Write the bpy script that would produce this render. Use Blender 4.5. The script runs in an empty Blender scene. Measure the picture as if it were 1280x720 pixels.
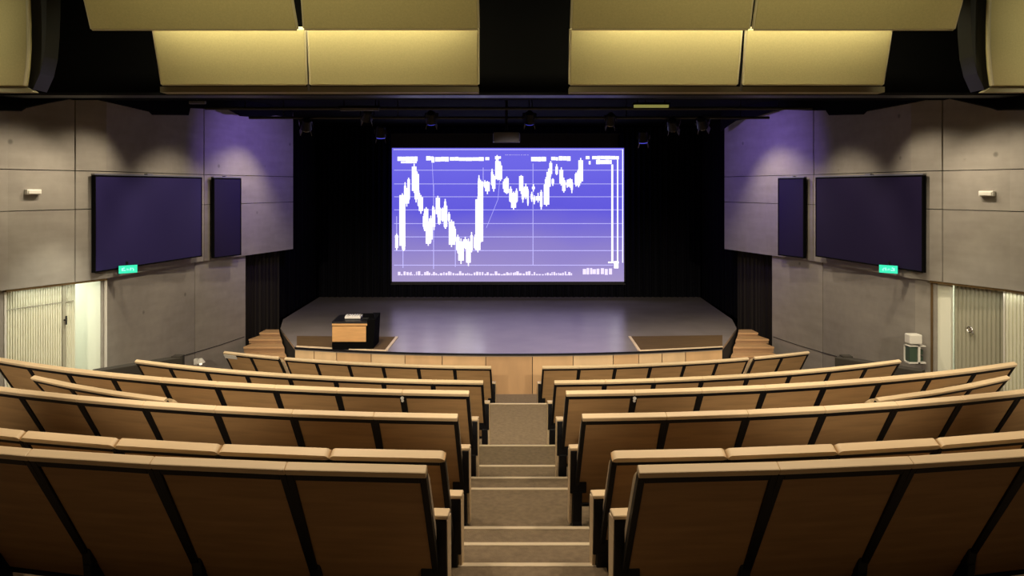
import bpy, math, random
from mathutils import Vector, Matrix
random.seed(7)
C = bpy.context.scene.collection
EYE = 3.53            # eye height above the pit floor
F = 1000.0            # focal length in px of a 1280 wide frame
HY = 235.0            # horizon row

def P(px, py, d):     # point seen at (px,py) at distance d
    return Vector(((px-640)*d/F, d, EYE-(py-HY)*d/F))

# ------------------------------------------------------------ materials
def mat(name, col, rough=.6, metal=0., spec=.5, noise=None, bump=None, emit=None, estr=1., sheen=0.):
    m = bpy.data.materials.new(name); m.use_nodes = True
    nt = m.node_tree; b = nt.nodes['Principled BSDF']
    b.inputs['Base Color'].default_value = (*col, 1)
    b.inputs['Roughness'].default_value = rough
    b.inputs['Metallic'].default_value = metal
    b.inputs['Specular IOR Level'].default_value = spec
    if sheen: b.inputs['Sheen Weight'].default_value = sheen
    tc = nt.nodes.new('ShaderNodeTexCoord')
    if noise:      # (scale xyz, amount, detail)
        sc, amt, det = noise
        mp = nt.nodes.new('ShaderNodeMapping'); mp.inputs['Scale'].default_value = sc
        n = nt.nodes.new('ShaderNodeTexNoise'); n.inputs['Scale'].default_value = 1; n.inputs['Detail'].default_value = det
        r = nt.nodes.new('ShaderNodeValToRGB')
        r.color_ramp.elements[0].position = .3; r.color_ramp.elements[1].position = .7
        r.color_ramp.elements[0].color = (*[c*(1-amt) for c in col], 1)
        r.color_ramp.elements[1].color = (*[min(1, c*(1+amt)) for c in col], 1)
        L = nt.links.new
        L(tc.outputs['Object'], mp.inputs['Vector']); L(mp.outputs[0], n.inputs['Vector'])
        L(n.outputs['Fac'], r.inputs[0]); L(r.outputs[0], b.inputs['Base Color'])
    if bump:
        s, st = bump
        n2 = nt.nodes.new('ShaderNodeTexNoise'); n2.inputs['Scale'].default_value = s; n2.inputs['Detail'].default_value = 4
        bp = nt.nodes.new('ShaderNodeBump'); bp.inputs['Strength'].default_value = st; bp.inputs['Distance'].default_value = .01
        nt.links.new(tc.outputs['Object'], n2.inputs['Vector']); nt.links.new(n2.outputs['Fac'], bp.inputs['Height'])
        nt.links.new(bp.outputs[0], b.inputs['Normal'])
    if emit:
        b.inputs['Emission Color'].default_value = (*emit, 1); b.inputs['Emission Strength'].default_value = estr
    return m

def concrete():
    m = mat('concrete', (.30,.275,.245), .85)
    nt = m.node_tree; b = nt.nodes['Principled BSDF']; L = nt.links.new
    tc = nt.nodes.new('ShaderNodeTexCoord')
    def noise(scale, det, mapsc=(1,1,1)):
        mp = nt.nodes.new('ShaderNodeMapping'); mp.inputs['Scale'].default_value = mapsc
        n = nt.nodes.new('ShaderNodeTexNoise'); n.inputs['Scale'].default_value = scale; n.inputs['Detail'].default_value = det
        L(tc.outputs['Object'], mp.inputs[0]); L(mp.outputs[0], n.inputs['Vector']); return n
    a = noise(.9, 6); c = noise(7, 8); d = noise(2.2, 3, (.6,.6,3.5))
    r = nt.nodes.new('ShaderNodeValToRGB'); r.color_ramp.elements[0].position=.3; r.color_ramp.elements[1].position=.7
    r.color_ramp.elements[0].color=(.225,.205,.185,1); r.color_ramp.elements[1].color=(.345,.318,.285,1)
    mx = nt.nodes.new('ShaderNodeMix'); mx.data_type='FLOAT'; mx.inputs[0].default_value=.35
    L(a.outputs['Fac'], mx.inputs[2]); L(c.outputs['Fac'], mx.inputs[3])
    mx2 = nt.nodes.new('ShaderNodeMix'); mx2.data_type='FLOAT'; mx2.inputs[0].default_value=.35
    L(mx.outputs[0], mx2.inputs[2]); L(d.outputs['Fac'], mx2.inputs[3]); L(mx2.outputs[0], r.inputs[0])
    # sparse blowholes
    v = nt.nodes.new('ShaderNodeTexVoronoi'); v.inputs['Scale'].default_value = 1.6
    L(tc.outputs['Object'], v.inputs['Vector'])
    r2 = nt.nodes.new('ShaderNodeValToRGB'); r2.color_ramp.elements[0].position=.03; r2.color_ramp.elements[1].position=.07
    r2.color_ramp.elements[0].color=(.55,.55,.55,1)
    L(v.outputs['Distance'], r2.inputs[0])
    mm = nt.nodes.new('ShaderNodeMix'); mm.data_type='RGBA'; mm.blend_type='MULTIPLY'; mm.inputs[0].default_value=1
    L(r.outputs[0], mm.inputs[6]); L(r2.outputs[0], mm.inputs[7]); L(mm.outputs[2], b.inputs['Base Color'])
    bp = nt.nodes.new('ShaderNodeBump'); bp.inputs['Strength'].default_value=.25; bp.inputs['Distance'].default_value=.01
    L(c.outputs['Fac'], bp.inputs['Height']); L(bp.outputs[0], b.inputs['Normal'])
    return m

M = dict(
    concrete=concrete(),
    dark=mat('dark_backing', (.012,.012,.012), .9),
    black=mat('matt_black', (.003,.003,.003), .95, spec=.05),
    blackmetal=mat('black_metal', (.006,.006,.008), .42, spec=.3),
    curtain_near=mat('charcoal_drape', (.022,.019,.017), .95, spec=.05),
    curtain=mat('black_velvet', (.005,.005,.007), .95, spec=.05),
    panel=mat('brown_seat_shell', (.44,.27,.125), .5, noise=((3,3,30),.13,5)),
    rail=mat('pale_beech', (.80,.63,.41), .42, noise=((2,2,40),.08,5)),
    fabric=mat('tan_upholstery', (.50,.37,.21), .85, noise=((60,60,60),.1,3), bump=(220,.15), sheen=.2),
    carpet=mat('taupe_carpet', (.175,.13,.082), .95, noise=((25,25,25),.18,6), bump=(120,.4)),
    nosing=mat('step_nosing', (.62,.52,.37), .5),
    stage=mat('stage_vinyl', (.29,.255,.235), .25, noise=((1.5,1.5,1),.08,4), spec=.6),
    mat_brown=mat('brown_hatch_board', (.12,.075,.032), .8, spec=.15, noise=((3,20,3),.15,4)),
    wood_a=mat('stage_front_oak', (.62,.40,.20), .5, noise=((4,4,1.2),.10,6)),
    wood_b=mat('stage_front_oak_light', (.70,.50,.28), .5, noise=((4,4,1.2),.10,6)),
    wood_c=mat('stage_front_oak_dark', (.52,.32,.155), .5, noise=((4,4,1.2),.10,6)),
    stairwood=mat('stair_oak', (.36,.22,.11), .55, noise=((3,14,3),.15,5)),
    orange=mat('lectern_veneer', (.62,.34,.12), .45, noise=((3,3,16),.12,5)),
    gold=mat('olive_gold_fabric', (.47,.41,.20), .8, noise=((60,60,60),.06,3)),
    goldedge=mat('pale_gold_edge', (.55,.50,.33), .6),
    grey=mat('grey_metal', (.25,.25,.26), .45, metal=.6),
    display=mat('display_face', (.026,.019,.10), .7, spec=.15),
    displayr=mat('display_face_dark', (.014,.009,.040), .7, spec=.15),
    white=mat('white_plastic', (.75,.73,.68), .5),
    corr=mat('corrugated_white', (.80,.80,.66), .55),
    corrg=mat('corrugated_grey', (.40,.385,.30), .55),
    lobby=mat('lobby_white_paint', (.78,.79,.68), .7),
    lobbyfloor=mat('lobby_floor', (.12,.11,.10), .6),
    green=mat('dark_green_plastic', (.04,.075,.05), .5),
    exitm=mat('exit_sign_face', (.02,.5,.33), .4, emit=(.035,.60,.38), estr=1.0),
    exitw=mat('exit_sign_mark', (.3,.9,.7), .4, emit=(.22,.85,.62), estr=1.0),
    chrome=mat('chrome', (.6,.6,.62), .25, metal=1),
    bluelens=mat('blue_lens', (.02,.02,.2), .2, emit=(.10,.10,.9), estr=.7),
    whitechart=mat('chart_white', (.8,.8,.9), .5, emit=(.93,.93,1.0), estr=1.25),
    gridline=mat('chart_grid', (.4,.4,.8), .5, emit=(.46,.44,.93), estr=1.0),
    textdim=mat('chart_text_dim', (.5,.5,.8), .5, emit=(.75,.68,.95), estr=1.0),
    lampglow=mat('warm_lamp_glow', (.9,.8,.6), .4, emit=(1,.85,.6), estr=1.5),
    winding=mat('amber_glow', (.3,.28,.1), .5, emit=(.20,.19,.05), estr=1.),
)

def screen_mat():
    m = mat('projection_screen_image', (.02,.02,.02), .6)
    nt = m.node_tree; b = nt.nodes['Principled BSDF']; L = nt.links.new
    tc = nt.nodes.new('ShaderNodeTexCoord'); sp = nt.nodes.new('ShaderNodeSeparateXYZ')
    L(tc.outputs['Generated'], sp.inputs[0])
    n = nt.nodes.new('ShaderNodeTexNoise'); n.inputs['Scale'].default_value = 2.2
    L(tc.outputs['Generated'], n.inputs['Vector'])
    ma = nt.nodes.new('ShaderNodeMath'); ma.operation='MULTIPLY_ADD'; ma.inputs[1].default_value=.25
    L(n.outputs['Fac'], ma.inputs[0]); L(sp.outputs['Z'], ma.inputs[2])
    r = nt.nodes.new('ShaderNodeValToRGB'); e = r.color_ramp.elements
    e[0].position=.10; e[0].color=(.36,.29,.56,1)
    e[1].position=1.0; e[1].color=(.155,.135,.80,1)
    x = e.new(.42); x.color=(.25,.20,.60,1)
    y = e.new(.66); y.color=(.12,.10,.72,1)
    L(ma.outputs[0], r.inputs[0]); L(r.outputs[0], b.inputs['Emission Color'])
    b.inputs['Emission Strength'].default_value = 1.0
    return m
M['screen'] = screen_mat()

# ------------------------------------------------------------ mesh helpers
class MB:
    def __init__(s): s.v=[]; s.f=[]; s.mi=[]
    def add(s, vs, fs, mi=0):
        o=len(s.v); s.v += [Vector(v) for v in vs]; s.f += [[i+o for i in f] for f in fs]; s.mi += [mi]*len(fs)
    def box(s, x0,x1,y0,y1,z0,z1, mi=0, T=None):
        vs=[Vector(p) for p in ((x0,y0,z0),(x1,y0,z0),(x1,y1,z0),(x0,y1,z0),(x0,y0,z1),(x1,y0,z1),(x1,y1,z1),(x0,y1,z1))]
        if T: vs=[T(v) for v in vs]
        s.add(vs, [(0,3,2,1),(4,5,6,7),(0,1,5,4),(1,2,6,5),(2,3,7,6),(3,0,4,7)], mi)
    def prism(s, a, b, mi=0):      # two matching rings a (bottom) b (top)
        n=len(a); s.add(list(a)+list(b), [list(range(n))[::-1], [n+i for i in range(n)]]+[(i,(i+1)%n,n+(i+1)%n,n+i) for i in range(n)], mi)
    def poly(s, pts, z0, z1, mi=0):
        s.prism([(x,y,z0) for x,y in pts], [(x,y,z1) for x,y in pts], mi)
    def tube(s, a, b, r, n=10, mi=0, r2=None):
        a=Vector(a); b=Vector(b); d=(b-a).normalized()
        u=d.orthogonal().normalized(); w=d.cross(u)
        r2 = r if r2 is None else r2
        s.prism([a+(u*math.cos(t)+w*math.sin(t))*r for t in [2*math.pi*i/n for i in range(n)]],
                [b+(u*math.cos(t)+w*math.sin(t))*r2 for t in [2*math.pi*i/n for i in range(n)]], mi)
    def build(s, name, mats, parent=None, bevel=0, smooth=False, loc=None):
        me=bpy.data.meshes.new(name); 
        off = Vector(loc) if loc is not None else Vector((0,0,0))
        me.from_pydata([tuple(v-off) for v in s.v], [], s.f)
        mats = mats if isinstance(mats,(list,tuple)) else [mats]
        for m in mats: me.materials.append(M[m] if isinstance(m,str) else m)
        for p,i in zip(me.polygons, s.mi): p.material_index=i; p.use_smooth=smooth
        import bmesh
        bm=bmesh.new(); bm.from_mesh(me); bmesh.ops.recalc_face_normals(bm, faces=bm.faces); bm.to_mesh(me); bm.free()
        o=bpy.data.objects.new(name, me); C.objects.link(o); o.location=off
        if parent: o.parent=parent
        if bevel:
            md=o.modifiers.new('bevel','BEVEL'); md.width=bevel; md.segments=2; md.limit_method='ANGLE'
        return o

def tag(o, label, cat, group=None, kind=None):
    o['label']=label; o['category']=cat
    if group: o['group']=group
    if kind: o['kind']=kind
    return o
def struct(o):
    o['kind']='structure'; return o
def empty(name, loc=(0,0,0), rz=0):
    o=bpy.data.objects.new(name,None); C.objects.link(o); o.location=loc; o.rotation_euler=(0,0,rz); o.empty_display_size=.1; return o
def copy_tree(o, parent=None):
    c=o.copy(); C.objects.link(c); c.parent=parent
    for ch in list(o.children): copy_tree(ch, c)
    return c

# ------------------------------------------------------------ wall plan (x,d) from measurements
WP = [(-6.50,-3.2),(-6.9,0),(-7.3,4.5),(-7.15,7.6),(-6.49,10.3),(-5.88,11.6),(-5.56,14.2),(-5.15,15.6),(-4.70,17.2)]
def mir(x,d): return (-.008*d - x)       # the hall's mirror axis
def wall_at(d):
    for (x0,d0),(x1,d1) in zip(WP,WP[1:]):
        if d0<=d<=d1: return x0+(x1-x0)*(d-d0)/(d1-d0)
    return WP[-1][0] if d>WP[-1][1] else WP[0][0]
def wall_px(px):      # where the line of sight px meets the left wall
    for (x0,d0),(x1,d1) in zip(WP,WP[1:]):
        k=(px-640)/F
        den=(x1-x0)-k*(d1-d0)
        if abs(den)<1e-9: continue
        t=(k*d0-x0)/den
        if -1e-6<=t<=1+1e-6 and d0+t*(d1-d0)>6: return (x0+t*(x1-x0), d0+t*(d1-d0))
    return None
def span(da, db, step=.5):
    ds=[da]+[d for _,d in WP if da<d<db]+[db]
    out=[]
    for a,b in zip(ds,ds[1:]):
        n=max(1,int((b-a)/step))
        out+=[a+(b-a)*i/n for i in range(n)]
    return out+[db]
def side(pt, s, off=0):   # s=-1 left, +1 right ; off moves towards the room
    x,d=pt; x=x+off
    return (x,d) if s<0 else (mir(x,d),d)
def strip(mb, da, db, z0, z1, s, off0, off1, mi=0):
    ds=span(da,db)
    for a,b in zip(ds,ds[1:]):
        q=[side((wall_at(a),a),s,off0),side((wall_at(b),b),s,off0),side((wall_at(b),b),s,off1),side((wall_at(a),a),s,off1)]
        mb.poly(q,z0,z1,mi)

Z_UP=EYE-1.31      # bottom edge of the overhanging concrete
zJ1=EYE-.30; zJ2=EYE+.24
dJ = [wall_px(94)[1], wall_px(255)[1]]
for s,nm in ((-1,'left'),(1,'right')):
    mb=MB(); g=.011
    cols=[(-3.2,1.5),(1.5,5.2),(5.2,8.4),(8.4,dJ[0]),(dJ[0],dJ[1]),(dJ[1],17.2)]
    for a,b in cols:
        for z0,z1 in ((Z_UP,zJ1),(zJ1,zJ2),(zJ2,6.6)):
            strip(mb,a+g,b-g,z0+(g*.5 if z0>Z_UP else 0),z1-g*.5,s,-.10,0)
    # end return of the overhang
    struct(mb.build('wall_'+nm,'concrete'))
    mb=MB(); strip(mb,-3.2,17.17,Z_UP+.02,6.6,s,-.13,-.10); struct(mb.build('wall_'+nm,'dark'))
    # lower concrete, set back, with the doorway left open
    mb=MB(); DP=(11,134) if s<0 else (-25,109); dd0=wall_px(DP[0])[1]; dd1=wall_px(DP[1])[1]
    dL=wall_px(248)[1]
    strip(mb,-3.2,dd0,0,Z_UP,s,-.22,-.06)
    strip(mb,dd1,dd1+.2,0,Z_UP,s,-.10,-.06); strip(mb,dd1+.2,dL-g,0,Z_UP,s,-.22,-.06)
    strip(mb,dL+g,15.62,0,Z_UP,s,-.22,-.06)
    struct(mb.build('wall_'+nm,'concrete'))
    mb=MB(); strip(mb,dd1+.2,15.6,0,Z_UP,s,-.26,-.22); struct(mb.build('wall_'+nm,'dark'))
    # slanted stringer joint near the base of the lower wall
    mb=MB()
    pts=[(225,447),(250,440),(280,431),(309,421)]
    pp=[]
    for px,py in pts:
        x,d=wall_px(px); x-=.058; d0=d; pp.append((*side((x,d),s),EYE-(py-HY)*d/F))
    for a,b in zip(pp,pp[1:]): mb.tube(a,b,.006,6)
    struct(mb.build('trim_'+nm,'dark'))
    # dark lintel strip under the overhang above the doorway
    mb=MB(); strip(mb,dd0-.02,dd1+.02,Z_UP-.03,Z_UP,s,-.20,-.01); struct(mb.build('trim_'+nm,'mat_brown'))

# ------------------------------------------------------------ doorway, lobby and corrugated doors
def build_door(s, nm):
    DP=(11,134) if s<0 else (-25,109); a=Vector((*side(wall_px(DP[0]),s),0)); b=Vector((*side(wall_px(DP[1]),s),0))
    u=(b-a).normalized(); n=Vector((-u.y,u.x,0)) if s<0 else Vector((u.y,-u.x,0))    # n points out of the hall
    if n.x*s<0: n=-n
    L=(b-a).length; zf=.53
    def W(t,o,z): return a+u*t+n*o+Vector((0,0,z))
    def bx(mb,t0,t1,o0,o1,z0,z1,mi=0):
        mb.prism([W(t0,o0,z0),W(t1,o0,z0),W(t1,o1,z0),W(t0,o1,z0)],[W(t0,o0,z1),W(t1,o0,z1),W(t1,o1,z1),W(t0,o1,z1)],mi)
    # lobby shell
    mb=MB()
    bx(mb,-.05,0,.1,2.3,zf,2.6); bx(mb,-.05,L+.05,2.3,2.35,zf,2.6)
    bx(mb,-.05,L+.05,.1,2.35,2.6,2.65); bx(mb,L,L+.05,.10,2.35,zf,2.65); bx(mb,-.05,L+.05,.14,.16,2.25,2.65)
    struct(mb.build('wall_lobby_'+nm,'lobby'))
    mb=MB(); bx(mb,-.05,L+.05,-.05,2.35,zf-.08,zf); struct(mb.build('floor_lobby_'+nm,'lobbyfloor'))
    # jamb lining, the far one is broad and white
    mb=MB(); bx(mb,-.03,0,.04,.30,zf,Z_UP); bx(mb,L-.0,L+.03,.04,.10,zf,Z_UP); struct(mb.build('trim_door_'+nm,'white' if s<0 else 'mat_brown'))
    # door leaves
    def leaf(parent, t0, t1, o0, o1, m, rib=.035):
        w=(W(t1,o1,0)-W(t0,o0,0)); Lw=w.length; e=w/Lw; nn=Vector((e.y,-e.x,0))
        k=int(Lw/rib); prof=[]
        for i in range(k+1):
            for f,dp in ((0,0),(.30,0),(.42,.018),(.88,.018)):
                if i==k and f>0: break
                prof.append(W(t0,o0,0)+e*((i+f)*Lw/k)+nn*dp)
        back=[p-nn*.04 for p in prof[::-1]]
        mb=MB()
        for i in range(len(prof)-1):
            q=[prof[i],prof[i+1],back[-2-i],back[-1-i]]
            mb.prism([p+Vector((0,0,zf+.01)) for p in q],[p+Vector((0,0,Z_UP-.035)) for p in q])
        return mb
    root=empty('door_1' if s<0 else 'door_2', W(L*.3,.25,zf)); struct(root)
    root.matrix_world
    off=root.location
    def bl(mb,name,m,par,**k):
        o=mb.build(name,m,**k); o.parent=par; o.location=-Vector(par_loc(par)); return o
    def par_loc(p):
        v=Vector(p.location); 
        while p.parent: p=p.parent; v+=Vector(p.location)
        return v
    if s<0:
        t1=L*.58; t2=L*.74
        lf=bl(leaf(root,.03,t1,.16,.16,'corr'),'door_leaf','corr',root)
        mb=MB(); bx(mb,t1+.005,t1+.05,.13,.20,zf+.01,Z_UP-.035); bl(mb,'meeting_stile','corrg',root)
        bl(leaf(root,t1+.055,t2,.16,.2,'corr'),'door_leaf','corr',root)
        mb=MB(); p=W(t1+.028,.13,EYE-1.84)
        mb.tube(p,p-n*.045,.012,8); mb.tube(p-n*.04-Vector((0,0,.06)),p-n*.04+Vector((0,0,.06)),.012,8)
        bl(mb,'door_handle','blackmetal',root)
        mb=MB()
        for k in range(1): bx(mb,.03,t2-.05,.142,.148,1.93,1.945)
        bl(mb,'cross_rail','corrg',root)
    else:
        # right: white jamb return, then a grey-looking leaf and a paler one
        mb=MB(); T=lambda px:(Vector((*side(wall_px(px),s),0))-a).dot(u); bx(mb,T(89),L-.02,.10,.14,zf+.01,Z_UP-.01); bl(mb,'side_panel','lobby',root)
        ta=T(11)+.08; tb=T(89)+.02
        bl(leaf(root,tb,ta,.19,.19,'corrg',.06),'door_leaf','corrg',root)
        bl(leaf(root,ta-.01,-.02,.10,.10,'corr',.05),'door_leaf','corr',root)
        mb=MB(); bx(mb,ta-.01,ta+.01,.08,.15,zf+.01,Z_UP-.035); bl(mb,'meeting_stile','white',root)
        mb=MB(); p=W(T(67),.155,EYE-1.93)
        for q in range(10):
            t0=2*math.pi*q/10; t1_=2*math.pi*(q+1)/10
            mb.tube(p-n*.02+u*.04*math.cos(t0)+Vector((0,0,.04*math.sin(t0))),p-n*.02+u*.04*math.cos(t1_)+Vector((0,0,.04*math.sin(t1_))),.008,6)
        mb.tube(p+u*.0,p-n*.02,.012,8); mb.tube(p-n*.02+Vector((0,0,.03)),p-n*.02-u*.06-Vector((0,0,.06)),.008,6)
        bl(mb,'door_handle','chrome',root)
    return W,L,n,u
doorL=build_door(-1,'left'); doorR=build_door(1,'right')

# ------------------------------------------------------------ floors and terraces
XC=.073; RAD=10.8
def arc_d(D,x,R=RAD): return D+R-math.sqrt(max(0,R*R-(x-XC)**2))
def arc_pts(D, extra=.12, n=36, x0=None, x1=None):
    # from left wall to right wall
    def lim(s):
        x=0.
        while True:
            x+=.05; xx=XC+s*x; d=arc_d(D,xx)
            w = side((wall_at(d),d),s)[0]
            if s*xx>=s*w+extra or x>9: return xx
    a=lim(-1) if x0 is None else x0; b=lim(1) if x1 is None else x1
    return [(a+(b-a)*i/n, arc_d(D,a+(b-a)*i/n)) for i in range(n+1)]
plats=[(1.80,2.0),(2.01,4.12),(2.20,5.18),(2.38,6.33),(2.57,7.4),(2.80,8.7),(3.02,11.2)]
prev=None
for i,(h,D) in enumerate(plats):
    pts=arc_pts(D)
    if prev is None: ring=[(-6.6,-3.1)]+pts+[(6.5,-3.1)]; ring=ring[::-1]
    else: ring=pts[::-1]+prev
    ring2=ring
    mb=MB()
    bk=prev if prev else [(-6.6+13.1*i/36,-3.1) for i in range(37)]
    for k in range(36): mb.poly([bk[k],bk[k+1],pts[k+1],pts[k]],-.02,EYE-h)
    struct(mb.build('floor','carpet'))
    prev=pts
mb=MB(); mb.box(-8,8,-3.3,21.2,-.15,0); struct(mb.build('floor','carpet'))
# half steps in the aisle + bright nosings
AX0,AX1=-.36,.50
def step(h,d0,d1):
    mb=MB(); mb.box(AX0,AX1,d0-.0,d1,0.0,EYE-h+.0015); return struct(mb.build('floor','carpet'))
step(2.10,4.10,4.72); step(2.47,6.30,6.82); step(3.27,11.15,11.5)
for h,d in ((2.01,4.27),(2.10,4.72),(2.20,5.18),(2.38,6.33),(2.47,6.82),(2.57,7.40),(2.80,8.70),(3.02,11.20)):
    mb=MB(); mb.box(AX0,AX1,d-.028,d+.012,EYE-h-.02,EYE-h+.006); struct(mb.build('trim_step','nosing',bevel=.003))
step(2.01,4.05,4.27)

# ------------------------------------------------------------ theatre seats
SL,CL=math.sin(math.radians(31)),math.cos(math.radians(31))
TOPZ=.88
def S(v): x,t,n=v; return Vector((x, SL*t+CL*n, TOPZ-CL*t+SL*n))     # (x, down the back, towards the front)
def sbox(mb,x0,x1,t0,t1,n0,n1,mi=0): mb.box(x0,x1,t0,t1,n0,n1,mi,T=S)
def sround(mb,hw,t0,t1,n0,n1,r,k=6):
    pts=[]
    for cx,cy,a0 in ((hw-r,t0+r,-90),(hw-.02,t1-.02,0),(-hw+.02,t1-.02,90),(-hw+r,t0+r,180)):
        rr = r if cy<t0+r+1e-6 else .02
        for i in range(k+1):
            a=math.radians(a0+90*i/k); pts.append((cx+rr*math.cos(a),cy+rr*math.sin(a)))
    mb.prism([S((x,t,n0)) for x,t in pts],[S((x,t,n1)) for x,t in pts])
def make_seat(arm, kind, rounded, name='theatre_seat'):
    """arm -1/+1: side of the aisle ; kind 'mid','aisle','wall'"""
    r=empty(name)
    mb=MB(); t0=.010 if rounded else .027
    for sx in (-1,1):
        xs=sorted((sx*.247,sx*.274)); sbox(mb,xs[0],xs[1],t0,.88,0,.035)
    sbox(mb,-.247,.247,t0,t0+.034,0,.035); sbox(mb,-.247,.247,.85,.88,0,.035)
    mb.build('back_frame','blackmetal',r,bevel=.003)
    mb=MB(); sbox(mb,-.246,.246,t0+.034,.85,.010,.028); mb.build('back_shell','panel',r)
    if rounded:
        mb=MB(); sround(mb,.273,-.014,.012,-.004,.045,.024); mb.build('top_rail','rail',r,bevel=.008)
        mb=MB(); sround(mb,.262,.10,.64,.037,.11,.04); mb.build('backrest','fabric',r,bevel=.014)
    else:
        mb=MB(); sbox(mb,-.2745,.2745,-.006,.026,-.004,.040); mb.build('top_rail','rail',r,bevel=.005)
        mb=MB(); sround(mb,.266,.085,.64,.047,.105,.055); mb.build('backrest','fabric',r,bevel=.014)
    mb=MB(); sround(mb,.205,.34,.74,.125,.215,.05); mb.build('seat_cushion','fabric',r,bevel=.02)
    sides=[(arm,kind=='aisle')]
    if kind=='wall': sides.append((-arm,False))
    for sd,end in sides:
        def X(a,b):   # a,b offsets measured from the seat edge, + = outwards
            return sorted((sd*(.275+a),sd*(.275+b)))
        aw=(-.085,.04) if end else (-.03,.03)
        if kind=='wall' and sd!=arm: aw=(-.05,.03)
        x0,x1=X(*aw)
        mb=MB()
        prof=[(.318,.565),(.46,.545),(.48,.53),(.47,.30),(.40,.26),(.345,.26),(.318,.45)]
        mb.prism([(x0+.006,y,z) for y,z in prof],[(x1-.006,y,z) for y,z in prof])
        a=mb.build('armrest','blackmetal',r,bevel=.006)
        mb=MB(); prof=[(.315,.566),(.395,.566),(.402,.578),(.395,.588),(.312,.588)]
        mb.prism([(x0,y,z) for y,z in prof],[(x1,y,z) for y,z in prof]); mb.build('armrest_pad','rail',a,bevel=.006)
        mb=MB(); lx0,lx1=X(-.05,.015) if end else X(-.02,.02)
        prof=[(.34,.27),(.46,.27),(.47,.06),(.50,.0),(.34,.0),(.36,.06)]
        mb.prism([(lx0,y,z) for y,z in prof],[(lx1,y,z) for y,z in prof]); mb.build('leg','blackmetal',r,bevel=.005)
        if end:
            mb=MB(); ex0,ex1=X(.016,.036)
            prof=[(.325,.56),(.44,.55),(.46,.03),(.40,.03),(.35,.30)]
            mb.prism([(ex0,y,z) for y,z in prof],[(ex1,y,z) for y,z in prof]); mb.build('end_panel','rail',r,bevel=.004)
    return r
protos={}
used=set()
def get_seat(arm,kind,rounded):
    k=(arm,kind,rounded)
    if k not in protos:
        protos[k]=make_seat(arm,kind,rounded); return protos[k]
    return copy_tree(protos[k])
ORD=['aisle-end','second','third','fourth','fifth','sixth','seventh','eighth','ninth']
ROWN={1:'in the row nearest the stage',2:'in the second row from the stage',3:'in the third row from the stage',
      4:'in the fourth row from the stage',5:'in the round-topped row',6:'in the row nearest the viewer'}
GR={1:'theatre seats in the frontmost row',2:'theatre seats in the second row from the stage',3:'theatre seats in the third row from the stage',
    4:'theatre seats in the fourth row from the stage',5:'theatre seats in the round-topped row',6:'theatre seats in the nearest row'}
#   row: D, h top, pitch, count, left edge x, right edge x, gap after
rows={1:(11.78,2.65,.549,8,-.306,.448,6),2:(8.77,2.14,.562,8,-.316,.465,None),3:(6.55,1.69,.570,8,-.352,.443,None),
      4:(5.2,1.50,.556,8,-.354,.458,None),5:(3.88,1.32,.572,6,-.325,.485,None),6:(3.16,1.13,.572,5,-.340,.502,None)}
def place(o,D,R,theta,h,pitch):
    x=XC+R*math.sin(theta); d=D+R*(1-math.cos(theta))
    o.location=(x,d,EYE-h-TOPZ); o.rotation_euler=(0,0,theta); o.scale=(pitch/.55,1,1)
for rn,(D,h,p,n,xl,xr,gap) in rows.items():
    for s,xe,bank in ((-1,xl,'left'),(1,xr,'right')):
        th0=abs(xe-XC)/RAD
        pos=th0
        n,p=(9,.556) if (rn==3 and s<0) else rows[rn][2:4][::-1]
        for i in range(n):
            kind='aisle' if (i==0 or (gap and i==gap)) else ('wall' if (i==n-1 or (gap and i==gap-1)) else 'mid')
            if gap and i==gap: pos+=.11/RAD
            th=s*(pos+p/2/RAD); pos+=p/RAD
            o=get_seat(-s,kind,rn==5)
            place(o,D,RAD,th,h,p)
            o.name='theatre_seat'
            if i==0: lab=f"tan aisle-end theatre seat {ROWN[rn]}, {bank} of the aisle"
            else: lab=f"tan theatre seat, {ORD[i]} from the aisle {ROWN[rn]}, {bank} bank"
            tag(o,lab,'seat',GR[rn])
            if rn==1 and s<0 and i==n-1:
                m_=MB(); sbox(m_,-.27,-.02,.03,.10,-.012,-.002); t_=m_.build('paper_tag','white',o); t_['label']='small white paper tag'
            if rn==3 and i==0:
                m_=MB(); q=S((s*.275,.045,-.012)); q2=S((s*.275,.075,-.012))
                m_.tube(q+Vector((0,-.006,0)),q+Vector((0,.004,0)),.014,12); m_.tube(q2+Vector((0,-.006,0)),q2+Vector((0,.004,0)),.011,12)
                t_=m_.build('number_tag','white',o); t_['label']='small white round number tag'
# short outer rows peeping over the fourth row
for s,bank in ((-1,'left'),(1,'right')):
    for i in range(3):
        R=7.8; a=math.asin(2.75/R); th=s*(a+(i+.5)*.55/R)
        o=get_seat(-s,'mid' if i<2 else 'wall',False); place(o,5.66,R,th,1.50,.55); o.location.z=EYE-2.38; o.scale=(1,1,.74/.88); o.name='theatre_seat'
        tag(o,f"tan seat {['nearest the aisle','in the middle','nearest the wall'][i]} of the three peeping over the fourth row's {bank} end",'seat','short outer row seats')

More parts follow.
